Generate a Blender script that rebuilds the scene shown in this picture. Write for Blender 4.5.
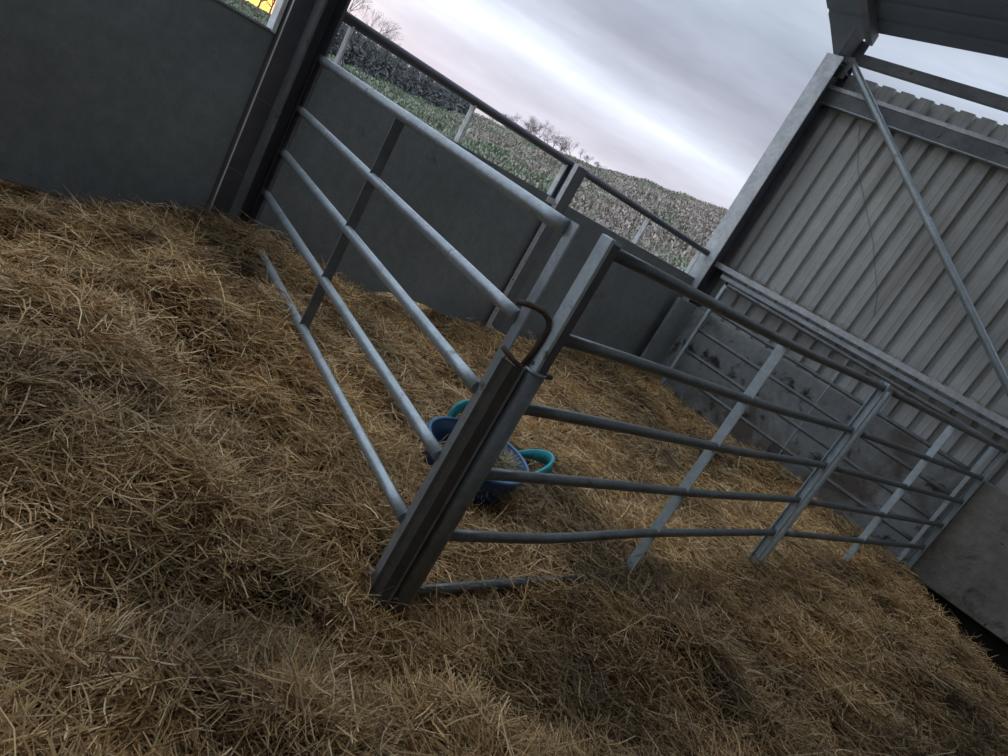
import bpy, bmesh, math, random
import numpy as np
from mathutils import Vector, Matrix

for o in list(bpy.data.objects): bpy.data.objects.remove(o)
SC = bpy.context.scene
COL = SC.collection
PI = math.pi

# ------------------------------------------------------------------ camera
CAMPOS = (-1.1758, -1.0380, 1.0970)
YAW, PITCH, ROLL, FPX = 0.8148, -0.2697, 0.5217, 664.4
cd = bpy.data.cameras.new('camera'); cam = bpy.data.objects.new('camera', cd); COL.objects.link(cam)
cyw, syw, cp, sp = math.cos(YAW), math.sin(YAW), math.cos(PITCH), math.sin(PITCH)
F = Vector((syw * cp, cyw * cp, sp)); R0 = Vector((cyw, -syw, 0)); U0 = R0.cross(F)
cr_, sr_ = math.cos(ROLL), math.sin(ROLL)
RR = cr_ * R0 + sr_ * U0; UU = -sr_ * R0 + cr_ * U0
M = Matrix(((RR.x, UU.x, -F.x), (RR.y, UU.y, -F.y), (RR.z, UU.z, -F.z))).to_4x4()
M.translation = Vector(CAMPOS); cam.matrix_world = M
cd.sensor_fit = 'HORIZONTAL'; cd.sensor_width = 36; cd.lens = 36 * FPX / 1008.0
cd.clip_start = 0.02; cd.clip_end = 500
SC.camera = cam

# ------------------------------------------------------------------ sky
SC.view_settings.view_transform = 'Standard'; SC.view_settings.look = 'None'
SC.view_settings.gamma = 1.0; SC.view_settings.use_curve_mapping = False
SC.view_settings.exposure = 0.0
w = bpy.data.worlds.new('dusk_sky'); SC.world = w; w.use_nodes = True
nt = w.node_tree; nt.nodes.clear()
def N(nt, t, **kw):
    n = nt.nodes.new(t)
    for k, v in kw.items(): setattr(n, k, v)
    return n
def ramp(nt, stops, interp='LINEAR'):
    n = nt.nodes.new('ShaderNodeValToRGB'); n.color_ramp.interpolation = interp
    e = n.color_ramp.elements
    while len(e) > 1: e.remove(e[-1])
    e[0].position = stops[0][0]; e[0].color = tuple(stops[0][1]) + (1,)
    for p, c in stops[1:]:
        x = e.new(p); x.color = tuple(c) + (1,)
    return n
def math_(nt, op, a=None, b=None, c=None):
    n = nt.nodes.new('ShaderNodeMath'); n.operation = op
    for i, v in enumerate((a, b, c)):
        if v is None: continue
        if isinstance(v, (int, float)): n.inputs[i].default_value = v
        else: nt.links.new(v, n.inputs[i])
    return n.outputs[0]
L = nt.links
tc = N(nt, 'ShaderNodeTexCoord'); sep = N(nt, 'ShaderNodeSeparateXYZ'); L.new(tc.outputs['Generated'], sep.inputs[0])
sx, sy, sz = sep.outputs
base = ramp(nt, [(0.0, (.55, .54, .56)), (.06, (.72, .69, .77)), (.16, (.53, .54, .63)), (.30, (.47, .54, .64)), (.5, (.85, .95, 1.08)), (1, (1.9, 2.15, 2.45))])
L.new(sz, base.inputs[0])
# soft cloud sheets, stretched level
mp = N(nt, 'ShaderNodeMapping'); mp.inputs['Scale'].default_value = (1.3, 1.3, 7.0); mp.inputs['Rotation'].default_value = (0.12, 0.0, 0.3)
L.new(tc.outputs['Generated'], mp.inputs[0])
nz = N(nt, 'ShaderNodeTexNoise'); nz.inputs['Scale'].default_value = 1.6; nz.inputs['Detail'].default_value = 5; nz.inputs['Roughness'].default_value = .55
L.new(mp.outputs[0], nz.inputs['Vector'])
cl = ramp(nt, [(.30, (.72, .71, .74)), (.48, (.93, .92, .94)), (.62, (1.15, 1.17, 1.19)), (.8, (1.4, 1.42, 1.43))])
L.new(nz.outputs['Fac'], cl.inputs[0])
mul = N(nt, 'ShaderNodeMixRGB', blend_type='MULTIPLY'); mul.inputs[0].default_value = 1
L.new(base.outputs[0], mul.inputs[1]); L.new(cl.outputs[0], mul.inputs[2])
# a brighter break in the cloud, a level-ish band towards the hill
SUNAZ = math.radians(73.3)
def dirdot(az, el):
    d = (math.cos(el) * math.cos(az), math.cos(el) * math.sin(az), math.sin(el))
    v = N(nt, 'ShaderNodeVectorMath', operation='DOT_PRODUCT'); v.inputs[1].default_value = d
    nn = N(nt, 'ShaderNodeVectorMath', operation='NORMALIZE'); L.new(tc.outputs['Generated'], nn.inputs[0]); L.new(nn.outputs[0], v.inputs[0])
    return v.outputs['Value']
def band(n_az, n_el, width, d0):
    # distance of the view direction from a great circle
    d = dirdot(n_az, n_el)
    a = math_(nt, 'ABSOLUTE', math_(nt, 'SUBTRACT', d, d0))
    return math_(nt, 'POWER', math_(nt, 'MAXIMUM', math_(nt, 'SUBTRACT', 1.0, math_(nt, 'DIVIDE', a, width)), 0.0), 1.6)
P1 = (math.radians(64.0), math.radians(8.5)); P2 = (math.radians(35.0), math.radians(8.0))
def dv(a, e): return Vector((math.cos(e) * math.cos(a), math.cos(e) * math.sin(a), math.sin(e)))
nrm = dv(*P1).cross(dv(*P2)).normalized()
bn = band(math.atan2(nrm.y, nrm.x), math.asin(nrm.z), .075, 0.0)
wob = math_(nt, 'MULTIPLY', bn, math_(nt, 'ADD', nz.outputs['Fac'], .35))
add = N(nt, 'ShaderNodeMixRGB', blend_type='ADD'); add.inputs[2].default_value = (.46, .54, .58, 1)
L.new(wob, add.inputs[0]); L.new(mul.outputs[0], add.inputs[1])
# warm light low down where the sun is setting
s = dirdot(SUNAZ, math.radians(1.5))
broad = math_(nt, 'POWER', math_(nt, 'MAXIMUM', s, 0.0), 60.0)
tight = math_(nt, 'POWER', math_(nt, 'MAXIMUM', s, 0.0), 700.0)
add2 = N(nt, 'ShaderNodeMixRGB', blend_type='ADD'); add2.inputs[2].default_value = (.30, .20, .14, 1)
L.new(broad, add2.inputs[0]); L.new(add.outputs[0], add2.inputs[1])
add3 = N(nt, 'ShaderNodeMixRGB'); add3.inputs[2].default_value = (3.2, 1.5, .30, 1)
L.new(tight, add3.inputs[0]); L.new(add2.outputs[0], add3.inputs[1])
bg = N(nt, 'ShaderNodeBackground'); bg.inputs['Strength'].default_value = 1.12
L.new(add3.outputs[0], bg.inputs[0])
wo = N(nt, 'ShaderNodeOutputWorld'); L.new(bg.outputs[0], wo.inputs[0])

# ------------------------------------------------------------------ frames measured from the place
B_ANG, B_ORG = 0.0623, (0.0, 2.1096)              # back wall: local x along it, local y outwards
R_ANG, R_ORG = 0.1585 - PI / 2, (4.0033, 2.3592)  # right wall: local x towards the viewer, local y outwards
def frame(ang, org):
    m = Matrix.Rotation(ang, 4, 'Z'); m.translation = Vector((org[0], org[1], 0)); return m
FB, FR = frame(B_ANG, B_ORG), frame(R_ANG, R_ORG)

# ------------------------------------------------------------------ helpers
def box(bm, lo, hi, bev=0.0, mat=None):
    vs = [bm.verts.new((x, y, z)) for x in (lo[0], hi[0]) for y in (lo[1], hi[1]) for z in (lo[2], hi[2])]
    idx = [(0, 1, 3, 2), (4, 6, 7, 5), (0, 4, 5, 1), (2, 3, 7, 6), (0, 2, 6, 4), (1, 5, 7, 3)]
    fs = [bm.faces.new([vs[i] for i in f]) for f in idx]
    if bev:
        es = list({e for f in fs for e in f.edges})
        bmesh.ops.bevel(bm, geom=es, offset=bev, segments=2, affect='EDGES', profile=.5)
    return vs
def tube(bm, pts, r, seg=12, cap=True):
    pts = [Vector(p) for p in pts]; n = len(pts)
    rad = r if isinstance(r, (list, tuple)) else [r] * n
    rings = []; up = None
    for i, p in enumerate(pts):
        t = (pts[min(i + 1, n - 1)] - pts[max(i - 1, 0)]).normalized()
        if up is None:
            up = t.orthogonal().normalized()
        up = (up - t * up.dot(t)).normalized(); sd = t.cross(up)
        rings.append([bm.verts.new(p + (up * math.cos(2 * PI * k / seg) + sd * math.sin(2 * PI * k / seg)) * rad[i]) for k in range(seg)])
    for a, b in zip(rings, rings[1:]):
        for k in range(seg):
            f = bm.faces.new((a[k], a[(k + 1) % seg], b[(k + 1) % seg], b[k])); f.smooth = True
    if cap:
        bm.faces.new(rings[0][::-1]); bm.faces.new(rings[-1])
def prism(bm, prof, z0, z1):
    """closed profile in x,y swept from z0 to z1"""
    a = [bm.verts.new((x, y, z0)) for x, y in prof]; b = [bm.verts.new((x, y, z1)) for x, y in prof]
    n = len(prof)
    for i in range(n): bm.faces.new((a[i], a[(i + 1) % n], b[(i + 1) % n], b[i]))
    bm.faces.new(a[::-1]); bm.faces.new(b)
def obj(name, bm, m, parent=None, smooth=False):
    bmesh.ops.recalc_face_normals(bm, faces=bm.faces)
    me = bpy.data.meshes.new(name); bm.to_mesh(me); bm.free()
    if m: me.materials.append(m)
    if smooth:
        for p in me.polygons: p.use_smooth = True
    o = bpy.data.objects.new(name, me); COL.objects.link(o)
    if parent is not None: o.parent = parent
    return o
def thing(name, label, cat, mw=None, group=None):
    o = bpy.data.objects.new(name, None); COL.objects.link(o); o.empty_display_size = .1
    if mw is not None: o.matrix_world = mw
    return tag(o, label, cat, group)
def tag(o, label, cat, group=None, kind=None):
    o['label'] = label; o['category'] = cat
    if group: o['group'] = group
    if kind: o['kind'] = kind
    return o
def struct(o, label=None, cat=None):
    o['kind'] = 'structure'
    if label: o['label'] = label
    if cat: o['category'] = cat
    return o
def put(o, mw): o.matrix_world = mw; return o

# ------------------------------------------------------------------ materials
def mat(name, color, rough=.6, metal=0., noise=None, bump=None, spots=None, coord='Object', streak=None):
    """noise: (scale, dark, light) multiplies the colour; spots: (scale, lo, hi, colour)"""
    m = bpy.data.materials.new(name); m.use_nodes = True; t = m.node_tree
    b = t.nodes['Principled BSDF']; b.inputs['Roughness'].default_value = rough; b.inputs['Metallic'].default_value = metal
    co = N(t, 'ShaderNodeTexCoord').outputs[coord]
    c = N(t, 'ShaderNodeRGB'); c.outputs[0].default_value = tuple(color) + (1,); cur = c.outputs[0]
    if noise:
        for (sc, lo, hi) in (noise if isinstance(noise, list) else [noise]):
            nn = N(t, 'ShaderNodeTexNoise'); nn.inputs['Scale'].default_value = sc; nn.inputs['Detail'].default_value = 6; nn.inputs['Roughness'].default_value = .62
            t.links.new(co, nn.inputs['Vector'])
            r = ramp(t, [(.3, (lo,) * 3), (.7, (hi,) * 3)]); t.links.new(nn.outputs['Fac'], r.inputs[0])
            mx = N(t, 'ShaderNodeMixRGB', blend_type='MULTIPLY'); mx.inputs[0].default_value = 1
            t.links.new(cur, mx.inputs[1]); t.links.new(r.outputs[0], mx.inputs[2]); cur = mx.outputs[0]
    if streak:
        for (sc, lo, hi, cc) in streak:
            mpg = N(t, 'ShaderNodeMapping'); mpg.inputs['Scale'].default_value = sc; t.links.new(co, mpg.inputs[0])
            nn = N(t, 'ShaderNodeTexNoise'); nn.inputs['Scale'].default_value = 1; nn.inputs['Detail'].default_value = 5
            t.links.new(mpg.outputs[0], nn.inputs['Vector'])
            r = ramp(t, [(lo, (0, 0, 0)), (hi, (1, 1, 1))]); t.links.new(nn.outputs['Fac'], r.inputs[0])
            mx = N(t, 'ShaderNodeMixRGB'); t.links.new(r.outputs[0], mx.inputs[0]); t.links.new(cur, mx.inputs[1]); mx.inputs[2].default_value = tuple(cc) + (1,); cur = mx.outputs[0]
    if spots:
        for (sc, lo, hi, cc) in spots:
            nn = N(t, 'ShaderNodeTexNoise'); nn.inputs['Scale'].default_value = sc; nn.inputs['Detail'].default_value = 7; nn.inputs['Roughness'].default_value = .6; nn.inputs['Distortion'].default_value = .4
            t.links.new(co, nn.inputs['Vector'])
            r = ramp(t, [(lo, (0, 0, 0)), (hi, (1, 1, 1))]); t.links.new(nn.outputs['Fac'], r.inputs[0])
            mx = N(t, 'ShaderNodeMixRGB'); t.links.new(r.outputs[0], mx.inputs[0]); t.links.new(cur, mx.inputs[1]); mx.inputs[2].default_value = tuple(cc) + (1,); cur = mx.outputs[0]
    t.links.new(cur, b.inputs['Base Color'])
    if bump:
        sc, st = bump
        nn = N(t, 'ShaderNodeTexNoise'); nn.inputs['Scale'].default_value = sc; nn.inputs['Detail'].default_value = 6
        t.links.new(co, nn.inputs['Vector'])
        bp = N(t, 'ShaderNodeBump'); bp.inputs['Strength'].default_value = st; bp.inputs['Distance'].default_value = .01
        t.links.new(nn.outputs['Fac'], bp.inputs['Height']); t.links.new(bp.outputs[0], b.inputs['Normal'])
    return m
GALV = mat('galvanised_steel', (.44, .50, .53), .42, .6, noise=[(9, .75, 1.1), (60, .85, 1.1)], spots=[(14, .62, .72, (.16, .13, .10))], bump=(80, .15))
GALV_DULL = mat('weathered_galvanised_steel', (.20, .215, .22), .6, .45, noise=[(7, .7, 1.15), (50, .85, 1.1)], spots=[(16, .60, .72, (.10, .075, .05))], bump=(80, .2))
GALV_SKYLIT = mat('skylit_galvanised_steel', (.55, .64, .68), .5, .3, noise=[(9, .78, 1.1), (60, .88, 1.08)], spots=[(20, .66, .72, (.2, .18, .15))], bump=(80, .1))  # blue skylight on stiles, braces and post flat put into the colour
GALV_BRIGHT = mat('bright_galvanised_steel', (.66, .70, .72), .5, .3, noise=[(6, .7, 1.1), (30, .8, 1.1)], bump=(60, .1))
STEEL_DARK = mat('dark_steel', (.135, .135, .155), .65, .3, noise=(8, .8, 1.2), bump=(40, .1))
RUST = mat('rusty_steel', (.09, .065, .05), .8, .3, noise=(30, .6, 1.3), bump=(90, .4))
CONC = mat('wall_concrete', (.235, .26, .27), .85, 0, noise=[(1.3, .78, 1.18), (18, .86, 1.12), (120, .9, 1.08)],
           spots=[(3.0, .66, .74, (.07, .065, .06)), (22, .69, .75, (.06, .055, .05))], bump=(45, .25))
CONC_R = mat('stained_concrete', (.33, .355, .36), .85, 0, noise=[(1.5, .7, 1.2), (18, .85, 1.12)],
             spots=[(1.7, .50, .62, (.16, .14, .12)), (5, .55, .64, (.06, .045, .042)), (25, .68, .74, (.06, .05, .045))], bump=(45, .3))
CONC_BROWN = mat('spotted_brown_concrete', (.36, .345, .31), .9, 0, noise=[(1.8, .65, 1.25), (18, .8, 1.15)], spots=[(4, .56, .68, (.12, .10, .085)), (25, .66, .72, (.07, .06, .05))], bump=(45, .4))  # browner concrete with dark spots for the nearer panel
CONC_PIER = mat('pier_concrete', (.30, .33, .345), .85, 0, noise=[(3, .8, 1.15), (30, .88, 1.1)], spots=[(14, .68, .74, (.07, .065, .06))], bump=(45, .25))
SHEET = mat('wall_sheeting', (.52, .53, .51), .75, .0, noise=[(1.1, .85, 1.12), (20, .92, 1.06)],
            streak=[((9, 9, .7), .5, .75, (.34, .33, .30))], spots=[(30, .72, .78, (.06, .055, .05))], bump=(60, .1))
ROOFM = mat('roof_sheeting', (.125, .15, .19), .8, 0, noise=(2, .85, 1.15))
WHITEBAR = mat('pale_galvanised_bar', (.85, .86, .87), .55, .1, noise=(25, .7, 1.1), spots=[(30, .66, .7, (.1, .1, .1))])
RAIL_SHADED = mat('shaded_rail_steel', (.15, .165, .165), .38, .45, noise=[(7, .7, 1.15), (50, .85, 1.1)], spots=[(16, .60, .72, (.09, .07, .05))], bump=(80, .2))  # shaded viewer side of the rails put into a darker steel colour
BRACE_SHADED = mat('shaded_brace_steel', (.18, .19, .20), .8, .2, noise=(12, .7, 1.2))  # brace face turned from the light, its shade put into the colour
RECESS = mat('dark_brown_channel_steel', (.075, .068, .058), .85, .1, noise=(14, .7, 1.25), bump=(60, .3))  # very dark brown for the channel web
TWINE_DARK = mat('dull_twine', (.25, .24, .23), .8)
POST_GREY = mat('grey_post_steel', (.17, .19, .205), .75, .1, noise=(8, .8, 1.2))
GAP_LIGHT = mat('gap_light_white', (.9, .88, .86), .8)
SOIL = mat('dark_floor', (.035, .03, .025), .95, 0, noise=(4, .6, 1.2), bump=(20, .4))
BLUE = mat('blue_plastic', (.014, .05, .14), .45, 0, noise=(12, .8, 1.15), bump=(30, .1))
BLUE_RIM = mat('blue_plastic_rim', (.08, .21, .38), .45, 0, noise=(20, .75, 1.15))
TEAL = mat('turquoise_rubber', (.05, .42, .50), .5, 0, noise=(30, .7, 1.15))
BARK = mat('bare_bark', (.20, .16, .155), .95, 0)
BARK_DARK = mat('dark_bark', (.04, .045, .045), .95, 0)
LEAFM = mat('dark_hedge_leaves', (.17, .18, .18), .9, 0, noise=(2, .75, 1.25))  # grey haze mixed into the leaf colour

# field
FIELD = bpy.data.materials.new('rough_grass_field'); FIELD.use_nodes = True
t = FIELD.node_tree; b = t.nodes['Principled BSDF']; b.inputs['Roughness'].default_value = .95
co = N(t, 'ShaderNodeTexCoord').outputs['Object']
def noi(sc, det=6, rough=.6):
    nn = N(t, 'ShaderNodeTexNoise'); nn.inputs['Scale'].default_value = sc; nn.inputs['Detail'].default_value = det; nn.inputs['Roughness'].default_value = rough
    t.links.new(co, nn.inputs['Vector']); return nn.outputs['Fac']
r1 = ramp(t, [(.33, (.17, .24, .15)), (.46, (.26, .28, .20)), (.56, (.36, .32, .27)), (.75, (.44, .39, .34))])
t.links.new(noi(.22, 6, .75), r1.inputs[0])
r2 = ramp(t, [(.36, (.40,) * 3), (.5, (.95,) * 3), (.64, (1.5,) * 3)]); t.links.new(noi(1.9, 8, .8), r2.inputs[0])
mx = N(t, 'ShaderNodeMixRGB', blend_type='MULTIPLY'); mx.inputs[0].default_value = 1
t.links.new(r1.outputs[0], mx.inputs[1]); t.links.new(r2.outputs[0], mx.inputs[2])
t.links.new(mx.outputs[0], b.inputs['Base Color'])
bp = N(t, 'ShaderNodeBump'); bp.inputs['Strength'].default_value = 1; bp.inputs['Distance'].default_value = .6
t.links.new(noi(1.0, 8, .75), bp.inputs['Height']); t.links.new(bp.outputs[0], b.inputs['Normal'])

# straw, tinted blade by blade
STRAW = bpy.data.materials.new('straw_blades'); STRAW.use_nodes = True
t = STRAW.node_tree; b = t.nodes['Principled BSDF']; b.inputs['Roughness'].default_value = .62
at = N(t, 'ShaderNodeAttribute'); at.attribute_name = 'tint'
t.links.new(at.outputs['Color'], b.inputs['Base Color'])
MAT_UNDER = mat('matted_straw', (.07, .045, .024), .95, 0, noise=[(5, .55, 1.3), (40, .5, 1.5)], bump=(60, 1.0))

# ------------------------------------------------------------------ noise + straw surface height
def vnoise(x, y, sc, seed):
    rs = np.random.RandomState(seed); T = rs.rand(64, 64)
    x = np.asarray(x, float) / sc + 100; y = np.asarray(y, float) / sc + 100
    xi = np.floor(x).astype(int); yi = np.floor(y).astype(int); fx = x - xi; fy = y - yi
    fx = fx * fx * (3 - 2 * fx); fy = fy * fy * (3 - 2 * fy)
    a = T[xi % 64, yi % 64]; b_ = T[(xi + 1) % 64, yi % 64]; c = T[xi % 64, (yi + 1) % 64]; d = T[(xi + 1) % 64, (yi + 1) % 64]
    return (a * (1 - fx) + b_ * fx) * (1 - fy) + (c * (1 - fx) + d * fx) * fy - .5
CTRL = np.array([(0, 0, -.055), (-.06, -.05, -.06), (-.12, .02, -.045), (-.02, -.1, -.05), (.3, -.05, -.04), (.6, -.06, -.01), (.6, .05, .0), (.9, .0, .03), (1.06, 0, .035), (1.35, 0, .05), (1.6, 0, .05), (2.14, 0, .03), (2.7, -.03, .04), (3.2, -.07, .05), (3.8, -.12, .06), (4.2, -.1, .07),
    (-.08, .30, .07), (-.08, .20, .085), (-.08, .12, .06), (.45, 0, .0), (.55, .36, -.03), (.75, .35, -.01), (-.07, .5, .06), (-.05, .9, .15), (-.03, 1.12, .15), (0, 1.4, .165), (.02, 1.64, .20), (.0, 1.9, .28), (-.15, 2.05, .26), (-.3, 2.0, .22), (-.42, 2.05, .18), (-.66, 2.05, .12), (-.80, 2.02, .085), (-.95, 2.02, .06), (-1.0, 1.85, .065), (-1.3, 2, .06), (-2.5, 2, .1),
    (.17, 2.08, .26), (.3, 1.9, .2), (.41, 2.1, .16), (.63, 2.12, .12), (.82, 2.13, .12), (1.03, 2.15, .045), (1.03, 1.95, .045), (1.2, 2.17, .045), (1.2, 1.95, .045), (1.38, 2.18, .06), (1.6, 2.19, .10), (1.9, 2.2, .09), (2.5, 2.2, .13), (3.2, 2.25, .15), (3.9, 2.3, .17),
    (4.0, 1.9, .10), (4.0, 1.4, .07), (4.05, .95, .12), (4.1, .6, .10), (4.2, .2, .09), (.25, 1.2, .12), (.3, .7, .05), (.3, 1.6, .14), (.7, .6, .03), (1.0, 1.2, .03), (1.5, 1.6, .04), (1.5, .8, .03), (2.5, 1.2, .02), (3.2, 1.2, .03), (2.5, .5, .03), (3.5, .5, .05),
    (-1.2, -1.0, .0), (-1, 0, .08), (-.8, .8, .14), (-1.3, 1.4, .14), (-.5, 1.3, .19), (-2.5, .5, .1), (-.4, .4, .09), (-.6, -.3, .03), (0, -.5, 0), (.5, -.5, .03), (.5, -1.2, .0), (1.3, -.35, .06), (2, -.4, .07), (2.0, -1, .03), (2.9, -.5, .08), (3.5, -.45, .06), (3.3, -1, -.02),
    (4.3, -.3, .0), (4.3, -.48, -.12), (4.35, -.65, -.28), (4.3, -.85, -.28), (4.3, -1.2, -.22), (3.95, -.62, -.02), (3.95, -.95, -.1), (4.4, -2, -.1), (3, -2, .0), (1, -2.3, 0), (-2.5, -1.5, .05)])
def height(x, y, lumps=True):
    x = np.asarray(x, float); y = np.asarray(y, float)
    sh = x.shape; x = x.ravel(); y = y.ravel(); out = np.zeros_like(x)
    for s0 in range(0, len(x), 200000):
        xs = x[s0:s0 + 200000]; ys = y[s0:s0 + 200000]
        d2 = (xs[:, None] - CTRL[None, :, 0]) ** 2 + (ys[:, None] - CTRL[None, :, 1]) ** 2
        wgt = 1.0 / (d2 + .012) ** 1.8
        out[s0:s0 + 200000] = (wgt * CTRL[:, 2]).sum(1) / wgt.sum(1)
    if lumps:
        # distance from gates and walls damps the lumps
        inside = ((y > 0.0) & (x > 0.0)).astype(float)
        amp = 1.0 - .6 * inside
        near = np.minimum(1, np.abs(y) / .25 + (x < -.1) + (x > 4.3))
        amp = amp * (.3 + .7 * near)
        amp = amp * np.clip(.08 + (B_ORG[1] + B_ANG * x - y) / .55, .08, 1)
        out = out + amp * (.13 * vnoise(x, y, .42, 3) + .12 * vnoise(x + y * .3, y, .19, 5) + .06 * vnoise(x, y, .085, 7))
    return out.reshape(sh)

# ------------------------------------------------------------------ ground
bm = bmesh.new(); box(bm, (-6, -6, -.45), (7, 5.2, -.40)); struct(obj('floor', bm, SOIL))
# yard apron added outside the back wall, its pale colour standing in for daylight
bm = bmesh.new(); box(bm, (-4.5, .12, -.40), (4.6, 2.4, .07)); apron = obj('yard_apron', bm, mat('daylit_yard_concrete', (.50, .44, .36), .9, 0, noise=[(6, .8, 1.15), (60, .8, 1.2)])); struct(apron); apron.matrix_world = FB
# matted straw base
nx, ny = 260, 200
X = np.linspace(-3.6, 5.0, nx); Y = np.linspace(-2.6, 2.9, ny)
GX, GY = np.meshgrid(X, Y); GZ = height(GX, GY) - .02
GZ = np.where((GY - B_ORG[1]) - math.tan(B_ANG) * GX > .07, -.3, GZ)
# falls off as a skirt at the rim so that the bed has thickness
verts = np.stack([GX.ravel(), GY.ravel(), GZ.ravel()], 1)
faces = []
for j in range(ny - 1):
    for i in range(nx - 1):
        a = j * nx + i; faces.append((a, a + 1, a + nx + 1, a + nx))
me = bpy.data.meshes.new('matted_straw_base'); me.from_pydata(verts.tolist(), [], faces); me.materials.append(MAT_UNDER)
for p in me.polygons: p.use_smooth = True
under = bpy.data.objects.new('matted_straw_base', me); COL.objects.link(under)
tag(under, 'dark trampled matted straw lying under the loose straw bedding of the shed', 'straw bedding', kind='stuff')

def blades(n, seed, px, py, pz, ln, wd, tint, theta, pitch, curl, name, label, cat, parent=None):
    """n thin bent ribbons in one mesh; all arguments are arrays of n"""
    rs = np.random.RandomState(seed); K = 4
    ct, st = np.cos(theta), np.sin(theta)
    P = np.zeros((n, K, 2, 3)); s_ = np.linspace(-.5, .5, K)
    roll = rs.uniform(-1.2, 1.2, n)
    cu2 = rs.normal(0, .5, n)
    for k, sv in enumerate(s_):
        th = theta + curl * sv
        along = ln * sv
        bend = curl * (sv * sv) * ln * .5
        x = px + along * ct * np.cos(pitch) - bend * st
        y = py + along * st * np.cos(pitch) + bend * ct
        z = pz + along * np.sin(pitch) - cu2 * (sv * sv) * ln * .5 
        wv = wd * (1 - .55 * abs(sv) * 2 * .6)
        ox = -np.sin(th) * np.cos(roll) * wv * .5; oy = np.cos(th) * np.cos(roll) * wv * .5; oz = np.sin(roll) * wv * .5
        P[:, k, 0] = np.stack([x - ox, y - oy, z - oz], 1); P[:, k, 1] = np.stack([x + ox, y + oy, z + oz], 1)
    V = P.reshape(-1, 3)
    base_i = np.arange(n)[:, None] * (2 * K)
    q = np.array([[2 * k, 2 * k + 1, 2 * k + 3, 2 * k + 2] for k in range(K - 1)]).reshape(-1)
    idx = (base_i + q[None, :]).reshape(-1)
    me = bpy.data.meshes.new(name)
    me.vertices.add(len(V)); me.vertices.foreach_set('co', V.astype(np.float32).ravel())
    nf = n * (K - 1)
    me.loops.add(nf * 4); me.loops.foreach_set('vertex_index', idx.astype(np.int32))
    me.polygons.add(nf); me.polygons.foreach_set('loop_start', (np.arange(nf) * 4).astype(np.int32))
    try: me.polygons.foreach_set('loop_total', np.full(nf, 4, np.int32))
    except Exception: pass
    a = me.attributes.new('tint', 'FLOAT_COLOR', 'POINT')
    colr = np.ones((n, 2 * K, 4), np.float32); colr[:, :, :3] = tint[:, None, :]
    a.data.foreach_set('color', colr.ravel())
    me.update(calc_edges=True); me.materials.append(STRAW)
    o = bpy.data.objects.new(name, me); COL.objects.link(o)
    if parent is not None: o.parent = parent
    else: tag(o, label, cat, kind='stuff')
    if parent is not None: o['kind'] = 'stuff'
    return o
rs = np.random.RandomState(11)
def straw_tints(n, px, py, rs):
    pal = np.array([(.56, .37, .155), (.70, .50, .235), (.86, .70, .42), (.38, .215, .085), (.25, .14, .06), (.48, .38, .17)])
    pr = np.array([.28, .24, .14, .16, .09, .09])
    k = rs.choice(len(pal), n, p=pr); c = pal[k] * .74 * rs.uniform(.8, 1.15, (n, 1)) * np.array([1.05, .985, .935])
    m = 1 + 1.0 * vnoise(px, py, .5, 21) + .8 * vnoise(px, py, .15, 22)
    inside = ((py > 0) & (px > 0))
    m = np.clip(m, .45, 1.5) * np.where(inside, 1.06, .93) * np.where(py > B_ORG[1] + math.tan(B_ANG) * px, 1.7, 1.0)  # straw beyond the back wall tinted up, daylight put into its colour
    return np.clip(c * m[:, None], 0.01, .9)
# sample positions, denser near where one stands
n = 430000
az = rs.uniform(math.radians(-25), math.radians(125), n)
u_ = rs.rand(n); rmin, rmax = .25, 6.6
rr = rmin + (rmax - rmin) * u_ ** 1.15
px = CAMPOS[0] + rr * np.cos(az); py = CAMPOS[1] + rr * np.sin(az)
n2 = 26000
px = np.concatenate([px, rs.uniform(-3.5, 4.6, n2)]); py = np.concatenate([py, rs.uniform(-2.5, 2.4, n2)])
# keep inside the shed, plus a little strewn just outside under the back wall
yb = B_ORG[1] + math.tan(B_ANG) * px
xr = R_ORG[0] + math.tan(.1585) * (R_ORG[1] - py)
keep = (py < yb - .03) & (px < xr - .03) & (px > -3.6) & (py > -2.6)
out_ = (py > yb + .02) & (py < yb + .6) & (px < 3.7) & (px > -2)
keep |= out_
keep &= (vnoise(px, py, .22, 31) + .5 + rs.rand(len(px)) * .8 > .38)
px, py = px[keep], py[keep]; n = len(px)
dist = np.hypot(px - CAMPOS[0], py - CAMPOS[1])
ln = rs.gamma(5, .019, n) + .02; ln = np.minimum(ln, .22)
wd = rs.uniform(.0014, .0034, n) * (1 + .13 * dist)
theta = 2 * PI * (vnoise(px, py, .33, 41) + vnoise(px, py, .12, 42) * .8) + rs.normal(0, .85, n)
pitch = rs.normal(0, .30, n); curl = rs.normal(0, .9, n)
loft = rs.gamma(2.0, .009, n)
pz = height(px, py) + loft
edge = np.minimum(yb[keep] - py, xr[keep] - px)
cl_ = (edge < .12) & (edge > 0)
ln = np.where(cl_, np.minimum(ln, .07), ln)
pitch = np.where(cl_, pitch * .5, pitch)
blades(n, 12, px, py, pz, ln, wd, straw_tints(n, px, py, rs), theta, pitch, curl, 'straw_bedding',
       'deep loose golden brown straw bedding spread over the whole shed floor', 'straw')

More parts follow.
